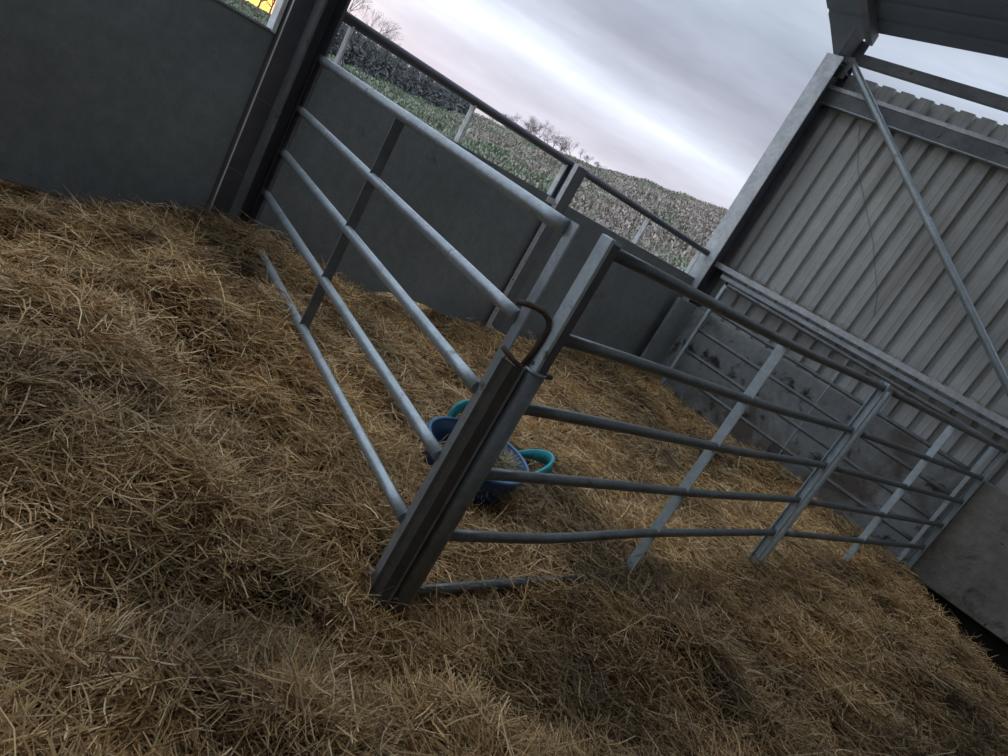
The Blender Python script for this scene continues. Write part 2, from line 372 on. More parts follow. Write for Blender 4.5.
# ------------------------------------------------------------------ walls
def wallbox(name, fr, lo, hi, m, bev=.006):
    bm = bmesh.new(); box(bm, lo, hi, bev); return put(struct(obj(name, bm, m)), fr)
ZT = 1.082
bm = bmesh.new()   # its worn lower edge leaves a gap over the straw
wp = [(.09, .135), (.88, .120), (1.0, .152), (1.28, .142), (1.52, .105), (1.90, .08), (1.90, ZT), (.09, ZT)]
a = [bm.verts.new((x, 0, z)) for x, z in wp]; b2 = [bm.verts.new((x, .10, z)) for x, z in wp]
for i in range(len(wp)): bm.faces.new((a[i], a[(i + 1) % len(wp)], b2[(i + 1) % len(wp)], b2[i]))
bm.faces.new(a[::-1]); bm.faces.new(b2); put(struct(obj('wall_back', bm, CONC)), FB)
wallbox('wall_back', FB, (1.96, 0, .05), (3.93, .14, ZT), CONC)
wallbox('wall_left', FB, (-4.2, 0, .135), (-.125, .10, 1.10), CONC)
# right wall: lower concrete and the ribbed sheet above it
wallbox('wall_right', FR, (.10, 0.0, .055), (2.575, .14, .875), CONC_R, .008)
wallbox('wall_right', FR, (2.570, -.006, .055), (6.2, .14, .880), CONC_BROWN, .008)
wallbox('dark_gap_backing', FR, (.0, .10, -.42), (6.2, .14, .06), SOIL, 0)  # dark backing added behind the gap, shading it and stopping light from outside
def ribbed(name, x0, x1, z0, z1, yo, pitch, gw, gd, m, fr, phase=0.):
    """flat pans with narrow grooves; open both edges, 1 mm skin"""
    pts = []; x = x0; k = 0
    g = x0 + phase
    pts.append((x0, yo))
    while g + gw < x1:
        pts += [(g, yo), (g + gw * .18, yo + gd), (g + gw * .82, yo + gd), (g + gw, yo)]
        # a small stiffening crease in the pan
        mid = g + gw + (pitch - gw) * .5
        if mid + .01 < x1: pts += [(mid - .012, yo), (mid, yo - .003), (mid + .012, yo)]
        g += pitch
    pts.append((x1, yo))
    bm = bmesh.new(); th = .0015
    a = [bm.verts.new((x, y, z0)) for x, y in pts]; b2 = [bm.verts.new((x, y, z1)) for x, y in pts]
    a2 = [bm.verts.new((x, y + th, z0)) for x, y in pts]; b3 = [bm.verts.new((x, y + th, z1)) for x, y in pts]
    for i in range(len(pts) - 1):
        bm.faces.new((a[i], a[i + 1], b2[i + 1], b2[i])); bm.faces.new((a2[i + 1], a2[i], b3[i], b3[i + 1]))
        bm.faces.new((b2[i], b2[i + 1], b3[i + 1], b3[i])); bm.faces.new((a[i + 1], a[i], a2[i], a2[i + 1]))
    bm.faces.new((a[0], b2[0], b3[0], a2[0])); bm.faces.new((a[-1], a2[-1], b3[-1], b2[-1]))
    return put(struct(obj(name, bm, m)), fr)
ribbed('wall_right', -.16, 6.2, .80, 3.09, .17, .153, .050, .045, SHEET, FR, phase=.468 - .153 * 2 - .018 + .0)

def bar_thing(name, label, cat, fr, part, m, fn, group=None, loc=(0, 0, 0)):
    e = thing(name, label, cat, fr @ Matrix.Translation(loc), group)
    bm = bmesh.new(); fn(bm); obj(part, bm, m, e); return e
# sill rail: upper galvanised channel with ledge, and a second rail just below
def sillA(bm):
    prism_x(bm, [(-.0, 1.252), (-.0, 1.298), (.125, 1.298), (.125, 1.290), (.006, 1.290), (.006, 1.252)], .03, 6.2)
def prism_x(bm, prof, x0, x1):
    a = [bm.verts.new((x0, y, z)) for y, z in prof]; b2 = [bm.verts.new((x1, y, z)) for y, z in prof]; n = len(prof)
    for i in range(n): bm.faces.new((a[i], a[(i + 1) % n], b2[(i + 1) % n], b2[i]))
    bm.faces.new(a[::-1]); bm.faces.new(b2)
o = tag(None or obj('sheeting_rail', (lambda bm: (sillA(bm), bm)[1])(bmesh.new()), GALV_BRIGHT), 'bright galvanised rail with straw along its ledge, halfway up the ribbed right wall', 'rail'); put(o, FR)
bm = bmesh.new(); prism_x(bm, [(.035, 1.190), (.035, 1.226), (.15, 1.226), (.15, 1.220), (.041, 1.220), (.041, 1.190)], .12, 6.2)
put(tag(obj('sheeting_rail', bm, GALV), 'dull galvanised rail directly under the straw-covered ledge on the right wall', 'rail'), FR)
# purlin near the top of the sheet: dark C channel, its lit upper lip painted in brighter steel
e = thing('purlin', 'deep steel purlin with a bright upper lip near the top of the ribbed wall', 'purlin', FR)
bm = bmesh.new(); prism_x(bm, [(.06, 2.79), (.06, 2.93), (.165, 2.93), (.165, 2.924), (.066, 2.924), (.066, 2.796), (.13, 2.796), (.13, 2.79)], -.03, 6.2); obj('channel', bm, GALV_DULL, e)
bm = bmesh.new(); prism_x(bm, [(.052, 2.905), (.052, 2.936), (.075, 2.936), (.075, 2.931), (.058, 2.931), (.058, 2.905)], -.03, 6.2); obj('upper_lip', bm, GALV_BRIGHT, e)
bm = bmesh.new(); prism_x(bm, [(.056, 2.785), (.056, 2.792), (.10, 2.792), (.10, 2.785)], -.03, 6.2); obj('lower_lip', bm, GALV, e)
# eaves beam crossing the open strip above the sheet
bm = bmesh.new(); prism_x(bm, [(.12, 3.165), (.12, 3.245), (.17, 3.245), (.17, 3.237), (.128, 3.237), (.128, 3.173), (.17, 3.173), (.17, 3.165)], .0, 6.2)
put(tag(obj('eaves_beam', bm, GALV_DULL), 'narrow grey eaves beam crossing the open strip of sky under the roof', 'beam'), FR)

# ------------------------------------------------------------------ columns and posts
def hsec(bm, x0, x1, y0, y1, z0, z1, tf=.012, tw=.008):
    """flanges face +-x, web between"""
    box(bm, (x0, y0, z0), (x0 + tf, y1, z1)); box(bm, (x1 - tf, y0, z0), (x1, y1, z1))
    ym = (y0 + y1) / 2; box(bm, (x0 + tf, ym - tw, z0), (x1 - tf, ym + tw, z1))
# right corner column
RC = FB @ Matrix.Translation((3.90, 0, 0))
e = thing('corner_column', 'tall galvanised steel column at the far right corner carrying the roof', 'column', RC)
bm = bmesh.new(); box(bm, (.0, -.065, .0), (.012, .085, 3.10), .002); obj('flange', bm, GALV_BRIGHT, e)  # lit flange in bright steel; web and far flange darkened for their shade
bm = bmesh.new(); box(bm, (.012, .0, .0), (.238, .012, 3.34)); obj('web', bm, STEEL_DARK, e)
bm = bmesh.new(); box(bm, (.238, -.065, .0), (.25, .12, 3.34), .002); obj('flange', bm, STEEL_DARK, e)
bm = bmesh.new(); box(bm, (.02, -.060, 3.05), (.24, .0, 3.062)); box(bm, (.10, -.10, 2.98), (.11, -.0, 3.15)); obj('cleat', bm, GALV_DULL, e)
for (x, z) in ((.07, 3.09), (.16, 3.10)):
    bm = bmesh.new(); tube(bm, [(x, -.045, z), (x, -.075, z)], .012, 6); obj('bolt', bm, GALV_DULL, e)
# concrete pier at its foot
bm = bmesh.new(); box(bm, (.0, -.10, .0), (.55, -.068, .882), .006)
put(tag(obj('concrete_pier', bm, CONC_PIER), 'smooth grey concrete pier at the foot of the right corner column', 'pier'), FB @ Matrix.Translation((3.71, 0, 0)))
# mid post of the back wall
e = thing('rail_post', 'short steel post halfway along the back wall with a pale narrow face', 'post', FB @ Matrix.Translation((1.842, 0, 0)))
bm = bmesh.new(); box(bm, (.004, -.062, .0), (.10, -.055, 1.325)); box(bm, (.004, .045, ZT), (.10, .052, 1.325)); box(bm, (.045, -.055, .0), (.055, .045, 1.325)); obj('section', bm, POST_GREY, e)
bm = bmesh.new(); box(bm, (.0, -.062, .0), (.005, -.024, 1.33)); obj('pale_face', bm, WHITEBAR, e)  # sky-lit side of the post, its light put into the pale colour
for z in (.26, .50, .93, 1.05):
    bm = bmesh.new(); tube(bm, [(-.002, -.045, z), (.003, -.045, z)], .006, 8); obj('bolt_hole', bm, STEEL_DARK, e)
bm = bmesh.new(); box(bm, (-.07, -.03, 1.04), (-.002, -.024, 1.075)); obj('cleat', bm, WHITEBAR, e)
# left column: H section, open towards the pen, the gate is hung inside it; lit left flange lighter, shaded rest darker in colour
e = thing('steel_column', 'tall dark steel column where the left gate meets the back wall', 'column', FB @ Matrix.Translation((-.028, 0, 0)))
bm = bmesh.new(); box(bm, (.012, .01, .0), (.098, .02, 4.75)); obj('web', bm, STEEL_DARK, e)
bm = bmesh.new(); box(bm, (.098, -.075, .0), (.110, .085, 4.75)); obj('flange', bm, STEEL_DARK, e)
bm = bmesh.new(); box(bm, (.0, -.085, .0), (.012, .085, 4.75)); obj('flange', bm, GALV_DULL, e)
bm = bmesh.new(); box(bm, (-.095, -.012, .0), (.0, .0, 4.75)); obj('closing_plate', bm, STEEL_DARK, e)
# pale trim round the opening left of the column
bm = bmesh.new(); box(bm, (-.148, -.008, 1.10), (-.130, .06, 4.6)); put(struct(obj('trim_1', bm, WHITEBAR)), FB)
bm = bmesh.new(); box(bm, (-4.2, -.004, 1.10), (-.15, .09, 1.108)); put(struct(obj('trim_2', bm, GALV)), FB)
bm = bmesh.new(); box(bm, (-.130, .0, .0), (-.10, .012, 4.6)); put(struct(obj('trim_3', bm, STEEL_DARK)), FB)
# white strip standing in for the daylight gap beside the column, then twine wraps
bm = bmesh.new(); tube(bm, [(-.112, -.012, z + .0) for z in np.linspace(.26, 1.27, 9)], .0036, 6)
put(tag(obj('light_gap_strip', bm, GAP_LIGHT), 'thin white strip standing in for daylight in the gap beside the dark left column', 'twine'), FB)
for z, lb in ((.83, 'upper thin twine wrapped level round the dark left column'), (.50, 'lower thin twine wrapped level round the dark left column')):
    bm = bmesh.new(); tube(bm, [(-.112, -.014, z), (-.075, -.026, z + .002), (-.035, -.088, z - .006), (-.012, -.090, z - .008)], .0012, 5)
    put(tag(obj('twine_wrap', bm, TWINE_DARK), lb, 'twine', 'twine wraps on the left column'), FB)
# rails above the back wall
def guard(x0, x1, ups, label):
    e = thing('guard_rail', label, 'rail', FB, 'dark tube rails above the back wall')
    bm = bmesh.new(); tube(bm, [(x0, .03, 1.314), (x1, .03, 1.314)], .024, 14); obj('rail_tube', bm, STEEL_DARK, e)  # tube coloured dark for its backlit shade
    for u in ups:
        bm = bmesh.new(); box(bm, (u - .005, .012, 1.03), (u + .005, .050, 1.30)); obj('upright', bm, WHITEBAR, e)
guard(.10, 1.90, (.185, .985, 1.83), 'dark tube rail above the back wall, between left column and short post')
guard(1.99, 3.90, (2.90, 3.78), 'dark tube rail above the back wall, between short post and corner column')
# diagonal tube brace on the right wall
bm = bmesh.new(); tube(bm, [(.10, -.03, 3.12), (.17, -.03, 3.055), (1.42, -.03, 2.14), (2.40, -.03, 1.43), (2.46, -.03, 1.39)], [.012, .029, .029, .029, .029], 14)
put(tag(obj('diagonal_brace', bm, GALV), 'long grey tube brace running diagonally down the ribbed right wall', 'brace'), FR)
# thin wire on the sheet
bm = bmesh.new(); tube(bm, [(.36, .155, 2.76), (.55, .158, 2.45), (.98, .160, 2.0), (1.25, .160, 1.65), (1.32, .160, 1.5)], .002, 5)
put(tag(obj('loose_wire', bm, STEEL_DARK), 'thin dark wire hanging loosely against the ribbed right wall', 'wire'), FR)

# ------------------------------------------------------------------ roof
def roofz(x): return 3.35 + (4.546 - x) * .33
def roof_patch(name, x0, x1, y0, y1):
    # ribs run across the slope so the verge shows their ends
    bm = bmesh.new(); ys = [y0, y1]; pit = .17
    pts = []; x = x0
    while x < x1:
        for f, h in ((0, 0), (.66, 0), (.74, .014), (.88, .014), (.96, 0)): pts.append((x + f * pit, h))
        x += pit
    pts = [(min(a, x1), h) for a, h in pts if a <= x1] + [(x1, 0)]
    rows = []
    for y in ys:
        rows.append(([bm.verts.new((a, y, roofz(a) + h)) for a, h in pts], [bm.verts.new((a, y, roofz(a) + h + .004)) for a, h in pts]))
    (a0, c0), (a1, c1) = rows
    for i in range(len(pts) - 1):
        bm.faces.new((a0[i], a0[i + 1], a1[i + 1], a1[i])); bm.faces.new((c0[i + 1], c0[i], c1[i], c1[i + 1]))
        bm.faces.new((a0[i + 1], a0[i], c0[i], c0[i + 1])); bm.faces.new((a1[i], a1[i + 1], c1[i + 1], c1[i]))
    bm.faces.new((a0[0], a1[0], c1[0], c0[0])); bm.faces.new((a0[-1], c0[-1], c1[-1], a1[-1]))
    return obj(name, bm, ROOFM)
# open bays added out of view between the patches, letting overhead light in
for (xa, xb, ya, yb_) in ((-4.2, -1.7, -3.6, 2.80), (-1.7, -.5, -3.6, -.5), (-.5, .8, -3.6, 2.80), (.8, 2.6, -3.6, .25), (2.6, 4.22, -3.6, 2.80)):
    struct(roof_patch('ceiling', xa, xb, ya, yb_))
bm = bmesh.new()
tri = [(4.20, 2.34), (4.56, 2.82), (4.20, 2.80)]
a = [bm.verts.new((x, y, roofz(x) + .001)) for x, y in tri]; b2 = [bm.verts.new((x, y, roofz(x) + .012)) for x, y in tri]
for i in range(3): bm.faces.new((a[i], a[(i + 1) % 3], b2[(i + 1) % 3], b2[i]))
bm.faces.new(a); bm.faces.new(b2[::-1]); struct(obj('ceiling', bm, ROOFM))
# rafter over the back wall columns and eaves trim
bm = bmesh.new()
a = (4.40, 2.30); 
for (y0, y1) in ((2.34, 2.40),):
    vs = []
    for (x, dz) in ((4.24, 0), (-1.2, 0)):
        for y in (y0, y1):
            for z in (-.09, -.004): vs.append(bm.verts.new((x, y, roofz(x) + z)))
    for f in [(0, 1, 3, 2), (4, 6, 7, 5), (0, 4, 5, 1), (2, 3, 7, 6), (0, 2, 6, 4), (1, 5, 7, 3)]: bm.faces.new([vs[i] for i in f])
tag(obj('rafter', bm, STEEL_DARK), 'dark sloping rafter under the roof edge above the corner column', 'rafter')

# unseen shed walls behind and left of the viewer, added to cut light
bm = bmesh.new(); box(bm, (-4.3, -3.7, -.4), (4.6, -3.6, 6.4)); struct(obj('added_wall_front', bm, SHEET))
bm = bmesh.new(); box(bm, (-4.3, -3.6, -.4), (-4.2, .6, 6.2)); struct(obj('added_wall_side', bm, SHEET))

# ------------------------------------------------------------------ hurdles
ZR = [1.05, .8158, .6125, .4057, .2049, 0.0]
def hurdle(label, mw, Lh, Mh, r=.0165, slope=0., sag=None, zoff=0., rtop=None, flip=1, near_cut=0.03, group='galvanised sheep hurdles of the pen', name='sheep_hurdle', m=None, brace_y=(-.013, .026), brace_m=None, near_flat=False, top=1.045, far_m=None, rail_m=None):
    e = thing(name, label, 'hurdle', mw, group); m = m or GALV
    for k, z in enumerate(ZR):
        pts = []
        for i in range(17):
            x = near_cut + (Lh - near_cut) * i / 16; zz = z + zoff + slope * x; yy = 0
            if sag and k in sag:
                for (c, wd_, a) in sag[k]: zz -= a * math.exp(-((x - c) / wd_) ** 2)
            pts.append((x, yy, zz))
        bm = bmesh.new(); tube(bm, pts, (rtop or r) if k == 0 else r, 14); obj('rail', bm, rail_m or m, e)
    for x, s in ((.0, 1), (Lh, -1)):
        bm = bmesh.new(); zz = zoff + slope * x
        if near_flat and s == 1:
            prof = [(x + .012, -.003), (x + .044, -.003), (x + .044, .003), (x + .012, .003)]
        else:   # channel, open towards the rails
            prof = [(x, -.02), (x + s * .026, -.02), (x + s * .026, -.016), (x + s * .004, -.016), (x + s * .004, .016), (x + s * .026, .016), (x + s * .026, .02), (x, .02)]
        prism(bm, prof, -.07 + zz, top + zz); obj('end_stile', bm, (far_m or m) if s < 0 else m, e)
    bm = bmesh.new(); zz = zoff + slope * Mh
    prism(bm, [(Mh - .003, brace_y[0] * flip), (Mh + .003, brace_y[0] * flip), (Mh + .003, brace_y[1] * flip), (Mh - .003, brace_y[1] * flip)], -.06 + zz, 1.045 + zz)
    obj('centre_brace', bm, brace_m or m, e)
    return e
def T(x, y, ang): return Matrix.Translation((x, y, 0)) @ Matrix.Rotation(ang, 4, 'Z')
# front hurdle
h2 = hurdle('sheep hurdle in the middle, right of the latch post, with a bent lower rail', T(0, 0, 0), 2.135, 1.061, zoff=.0, slope=.0156, near_cut=.03, top=1.078, rail_m=RAIL_SHADED, m=GALV_SKYLIT,
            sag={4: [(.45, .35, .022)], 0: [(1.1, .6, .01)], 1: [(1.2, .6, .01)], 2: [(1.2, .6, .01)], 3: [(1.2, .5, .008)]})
# right hurdle
h3 = hurdle('sheep hurdle at the right, its far end touching the concrete wall', T(2.185, 0, -.0719), 2.19, 1.062, zoff=.0335, slope=.0153, rail_m=RAIL_SHADED, m=GALV_SKYLIT)
# left hurdle running away to the column
h1 = hurdle('sheep hurdle at the left running away to the dark steel column', T(-.075, .02, PI - 1.6467), 2.08, 1.09, zoff=-.0044, slope=.028, rtop=.020, r=.0175, flip=-1, brace_m=BRACE_SHADED, near_flat=True, near_cut=.044, top=1.072, far_m=STEEL_DARK)
# far hurdle along the right wall
h4 = hurdle('far sheep hurdle standing flat against the stained concrete right wall', FR @ Matrix.Translation((.25, -.10, 0)), 2.24, 1.16, zoff=.112, slope=-.018, rail_m=GALV_DULL, m=GALV_SKYLIT)

# ------------------------------------------------------------------ latch post at the corner
e = thing('latch_post', 'upright steel latch post joining the left hurdle and the middle hurdle', 'post', T(-.028, -.032, 0))
bm = bmesh.new(); tube(bm, [(0, 0, -.10), (0, 0, .725)], .029, 20); obj('round_post', bm, GALV_DULL, e)
bm = bmesh.new(); box(bm, (-.018, -.018, .72), (-.006, .020, 1.078), .002); obj('upper_flat', bm, GALV_SKYLIT, e)
bm = bmesh.new(); box(bm, (-.006, -.018, .72), (.020, -.012, 1.07)); obj('upper_web', bm, STEEL_DARK, e)  # shaded side of the flat, darkened by its colour
bm = bmesh.new(); tube(bm, [(-.0175, .003, .745), (-.0205, .003, .745)], .006, 8); obj('bolt_hole', bm, STEEL_DARK, e)
bm = bmesh.new(); tube(bm, [(0, 0, .725), (0, 0, .732)], .030, 20); obj('post_cap', bm, GALV, e.children[0])
e = thing('channel_strut', 'dark steel channel filling the gap between latch post and left hurdle', 'strut', T(-.088, .0, 0))
bm = bmesh.new(); prism(bm, [(-.004, .022), (.0, .022), (.004, -.012), (.030, -.034), (.034, -.029), (.010, -.008)], -.10, .72); obj('web', bm, RECESS, e)
bm = bmesh.new(); prism(bm, [(.018, -.040), (.024, -.036), (.030, -.030), (.027, -.028), (.014, -.036)], -.10, .73); obj('lip', bm, GALV_DULL, e)
# loop latch
bm = bmesh.new()
tube(bm, [(-.110, .050, .850), (-.100, .030, .858), (-.085, .012, .862), (-.068, -.002, .860), (-.055, -.014, .850), (-.050, -.020, .832), (-.050, -.021, .80), (-.052, -.018, .765), (-.056, -.014, .725)], .0075, 12)
tag(obj('loop_latch', bm, RUST), 'bent rusty steel loop latching the left hurdle to the post', 'latch')
bm = bmesh.new()
tube(bm, [(-.100, .030, .742), (-.088, .008, .733), (-.066, -.014, .724), (-.045, -.030, .722), (-.022, -.048, .726), (.012, -.052, .730)], .0065, 10)
tag(obj('latch_ring', bm, RUST), 'lower rusty steel ring holding post and left hurdle together', 'latch')

# ------------------------------------------------------------------ tub
TX, TY, TZ = .572, .535, -.03
e = thing('feed_tub', 'blue flexible tub with turquoise handles, half filled with hay, inside the pen', 'tub', Matrix.Translation((TX, TY, TZ)) @ Matrix.Scale(1.10, 4))
def lathe(bm, prof, seg=48, wob=0):
    rings = []
    for (r, z) in prof:
        rings.append([bm.verts.new((r * (1 + wob * math.sin(2 * a + .6)) * math.cos(a), r * (1 + wob * math.sin(2 * a + .6)) * math.sin(a), z + wob * .25 * r * math.sin(3 * a))) for a in [2 * PI * k / seg for k in range(seg)]])
    for A, Bq in zip(rings, rings[1:]):
        for k in range(seg):
            f = bm.faces.new((A[k], A[(k + 1) % seg], Bq[(k + 1) % seg], Bq[k])); f.smooth = True
    return rings
bm = bmesh.new()
rg = lathe(bm, [(.14, -.04), (.155, .04), (.180, .12), (.195, .168), (.191, .168), (.176, .12), (.151, .04), (.136, -.032)], wob=.035)
bm.faces.new(rg[0][::-1]); bm.faces.new(rg[-1]); obj('tub_body', bm, BLUE, e)
bm = bmesh.new(); n_ = 48
rr_ = []
for k in range(n_):
    a = 2 * PI * k / n_; R_ = .196 * (1 + .035 * math.sin(2 * a + .6)); zc = .17 + .035 * .25 * .195 * math.sin(3 * a)
    rr_.append([bm.verts.new(((R_ + .007 * math.cos(q)) * math.cos(a), (R_ + .007 * math.cos(q)) * math.sin(a), zc + .006 * math.sin(q))) for q in [2 * PI * j / 8 for j in range(8)]])
for k in range(n_):
    for j in range(8):
        f = bm.faces.new((rr_[k][j], rr_[(k + 1) % n_][j], rr_[(k + 1) % n_][(j + 1) % 8], rr_[k][(j + 1) % 8])); f.smooth = True
obj('rim', bm, BLUE_RIM, e)
def handle(a, lean, lift):
    ca, sa = math.cos(a), math.sin(a); bm = bmesh.new(); pts = []
    for i in range(15):
        q = PI * i / 14; s = math.cos(q) * .068; h = math.sin(q)
        r_ = .192 + lean * h
        pts.append((r_ * ca - s * sa, r_ * sa + s * ca, .15 + lift * h))
    # flattened grip
    prev = None; W_ = .013
    rings = []
    for i, p in enumerate(pts):
        p = Vector(p); t_ = (Vector(pts[min(i + 1, 14)]) - Vector(pts[max(i - 1, 0)])).normalized()
        o_ = Vector((ca, sa, .4)).normalized(); o_ = (o_ - t_ * o_.dot(t_)).normalized(); u2 = t_.cross(o_)
        wv = .008 + .020 * math.sin(PI * i / 14)
        rings.append([bm.verts.new(p + u2 * wv + o_ * .005), bm.verts.new(p + u2 * wv - o_ * .005), bm.verts.new(p - u2 * wv - o_ * .005), bm.verts.new(p - u2 * wv + o_ * .005)])
    for A, Bq in zip(rings, rings[1:]):
        for k in range(4):
            f = bm.faces.new((A[k], A[(k + 1) % 4], Bq[(k + 1) % 4], Bq[k])); f.smooth = True
    bm.faces.new(rings[0]); bm.faces.new(rings[-1][::-1])
    o = obj('handle', bm, TEAL, e); o['label'] = 'turquoise carrying handle'
handle(math.radians(70), .03, .075)
handle(math.radians(-12), .115, .050)
# hay in the tub
rsh = np.random.RandomState(5); nh = 6000
ra = rsh.uniform(0, 2 * PI, nh); rq = .160 * np.sqrt(rsh.rand(nh))
hx = rq * np.cos(ra) + .012; hy = rq * np.sin(ra) - .012
kp = np.hypot(hx, hy) < .165
dark = (hx * -.75 + hy * .66) > .06      # the far left of the tub is empty
kp &= ~dark
hx, hy = hx[kp], hy[kp]; nh = len(hx)
hz = .07 + .095 * np.exp(-((hx - .03) ** 2 + (hy + .03) ** 2) / .02) + rsh.uniform(0, .03, nh)
pal = np.array([(.40, .36, .20), (.52, .44, .24), (.30, .30, .17), (.62, .54, .34), (.20, .17, .10)])
tn = pal[rsh.choice(5, nh)] * rsh.uniform(.8, 1.15, (nh, 1))
h_ = blades(nh, 6, hx, hy, hz, rsh.uniform(.03, .10, nh), rsh.uniform(.0015, .003, nh), tn, rsh.uniform(0, 2 * PI, nh), rsh.normal(0, .5, nh), rsh.normal(0, 1.0, nh), 'hay', None, None, parent=None)
h_.location = (TX, TY, TZ); h_.scale = (1.1, 1.1, 1.1); tag(h_, 'pile of grey-green hay filling the blue tub', 'hay', kind='stuff')

# straw wisps on the sill ledge
ns = 900; rsl = np.random.RandomState(8)
ux = rsl.rand(ns) ** 1.2 * 3.3 + .05; uy = rsl.uniform(.01, .12, ns); uz = 1.30 + rsl.gamma(1.5, .010, ns)
kp = (vnoise(ux, uy * 0, .35, 91) + .5 + rsl.rand(ns) * .5 > .55); ux, uy, uz = ux[kp], uy[kp], uz[kp]; ns = len(ux)
tn = np.array([(.33, .25, .15)]) * rsl.uniform(.5, 1.3, (ns, 1))
s_o = blades(ns, 9, ux, uy, uz, rsl.uniform(.02, .08, ns), rsl.uniform(.002, .004, ns), tn, rsl.normal(0, .5, ns), rsl.normal(.1, .35, ns), rsl.normal(0, 1, ns), 'straw_wisps', 'thin scattered straw wisps caught along the ledge of the right wall', 'straw')
put(s_o, FR)

# ------------------------------------------------------------------ hill, trees
CREST = [(-20, 5.0), (25, 5.2), (34, 5.0), (38, 4.6), (42, 3.95), (45, 3.45), (48, 3.0), (50, 2.6), (53, 2.25), (56.7, 1.7), (58.8, 1.25), (63.5, .85), (68, .7), (80, .6), (120, .5), (180, .5)]
ca_ = np.array([c[0] for c in CREST]); ce_ = np.array([c[1] for c in CREST])
RC_ = 60.0
def hill(r, azd):
    e_ = np.interp(azd, ca_, ce_); zc = CAMPOS[2] + RC_ * np.tan(np.radians(e_))
    s_ = np.clip((r - 7.0) / (RC_ - 7.0), 0, 1.6)
    z = .0 + (zc - .0) * np.where(s_ < 1, s_ ** .9, 1 - (s_ - 1) * .5)
    return np.maximum(z, -.3)
na, nr = 420, 260
AZ = np.linspace(-20, 150, na); RD = 3.4 + (95 - 3.4) * np.linspace(0, 1, nr) ** 1.7
AA, RD2 = np.meshgrid(AZ, RD)
HX = CAMPOS[0] + RD2 * np.cos(np.radians(AA)); HY = CAMPOS[1] + RD2 * np.sin(np.radians(AA))
HZ = hill(RD2, AA) + np.clip((RD2 - 8) / 20, 0, 1) * (.9 * vnoise(HX, HY, 4.3, 51) + .5 * vnoise(HX, HY, 1.7, 52) + .25 * vnoise(HX, HY, .8, 53))
# stay outside the shed
dB = (HY - B_ORG[1]) * math.cos(B_ANG) - (HX - B_ORG[0]) * math.sin(B_ANG)
dR = (HX - R_ORG[0]) * math.cos(.1585) + (HY - R_ORG[1]) * math.sin(.1585)
inside = (dB < .2) & (dR < .3)
HZ = np.where(inside, -.5, np.where((dB < 2.2) & (dR < 1.5), -.06, HZ))
V = np.stack([HX.ravel(), HY.ravel(), HZ.ravel()], 1).tolist(); fc = []
for j in range(nr - 1):
    for i in range(na - 1):
        a = j * na + i; fc.append((a, a + 1, a + na + 1, a + na))
me = bpy.data.meshes.new('field_ground'); me.from_pydata(V, [], fc); me.materials.append(FIELD)
for p in me.polygons: p.use_smooth = True
fo = bpy.data.objects.new('field_ground', me); COL.objects.link(fo); struct(fo)

# standing grass and dead weeds on the hill
def tufts():
    rs = np.random.RandomState(77); n = 150000
    az = rs.uniform(26, 78, n); r = 12 + (64 - 12) * rs.rand(n) ** .8
    x = CAMPOS[0] + r * np.cos(np.radians(az)); y = CAMPOS[1] + r * np.sin(np.radians(az))
    z = hill(r, az) + np.clip((r - 8) / 20, 0, 1) * (.9 * vnoise(x, y, 4.3, 51) + .5 * vnoise(x, y, 1.7, 52) + .25 * vnoise(x, y, .8, 53))
    g = vnoise(x, y, 5.5, 61) + .7 * vnoise(x, y, 2.0, 62) + .6 * vnoise(x, y, .7, 63) + rs.normal(0, .16, n) + (az < 47) * .14 - (az > 56) * .18
    cols = np.array([(.19, .25, .16), (.25, .285, .20), (.31, .30, .23), (.36, .31, .265), (.43, .37, .33), (.24, .20, .18)])
    k = np.clip(np.digitize(g, [-.25, -.02, .16, .40]), 0, 4); k = np.where(rs.rand(n) < .12, 5, k)
    tint = cols[k] * rs.uniform(.75, 1.15, (n, 1)) * .92
    o = blades(n, 78, x, y, z + .08, rs.uniform(.08, .26, n), rs.uniform(.04, .10, n), tint, rs.uniform(0, 2 * PI, n), rs.normal(1.0, .5, n), rs.normal(0, .6, n), 'field_grass', 'rough green and brown grass and dead weeds covering the hill', 'grass')
tufts()
def tree_mesh(h, spread, depth, seed, thick=.02, bare=True, trunk=.26):
    rnd = random.Random(seed); bm = bmesh.new()
    def seg(p, q, r0, r1):
        d = (q - p).normalized(); u = d.orthogonal().normalized(); v = d.cross(u)
        A = [bm.verts.new(p + (u * math.cos(2.094 * k) + v * math.sin(2.094 * k)) * r0) for k in range(3)]
        Bq = [bm.verts.new(q + (u * math.cos(2.094 * k) + v * math.sin(2.094 * k)) * r1) for k in range(3)]
        for k in range(3): bm.faces.new((A[k], A[(k + 1) % 3], Bq[(k + 1) % 3], Bq[k]))
    def grow(p, d, ln_, r, lv):
        q = p + d * ln_; seg(p, q, r, r * .7)
        if lv == 0: return
        for _ in range(rnd.choice((2, 3, 3)) if lv > 1 else 3):
            nd = (d + Vector((rnd.gauss(0, spread), rnd.gauss(0, spread), rnd.gauss(.12, spread * .6)))).normalized()
            grow(q, nd, ln_ * rnd.uniform(.62, .85), r * .62, lv - 1)
    grow(Vector((0, 0, -.3)), Vector((rnd.gauss(0, .05), rnd.gauss(0, .05), 1)).normalized(), h * trunk, h * thick, depth)
    return bm
def polar(azd, r):
    x = CAMPOS[0] + r * math.cos(math.radians(azd)); y = CAMPOS[1] + r * math.sin(math.radians(azd))
    z = float(hill(np.array([r]), np.array([azd]))[0]); return x, y, z
def place_tree(name, azd, r, h, seed, label, cat, m, spread=.42, depth=6, thick=.02, group=None, trunk=.26):
    x, y, z = polar(azd, r)
    o = obj(name, tree_mesh(h, spread, depth, seed, thick, trunk=trunk), m); o.location = (x, y, z)
    return tag(o, label, cat, group)
TG = 'bare trees along the hill crest'
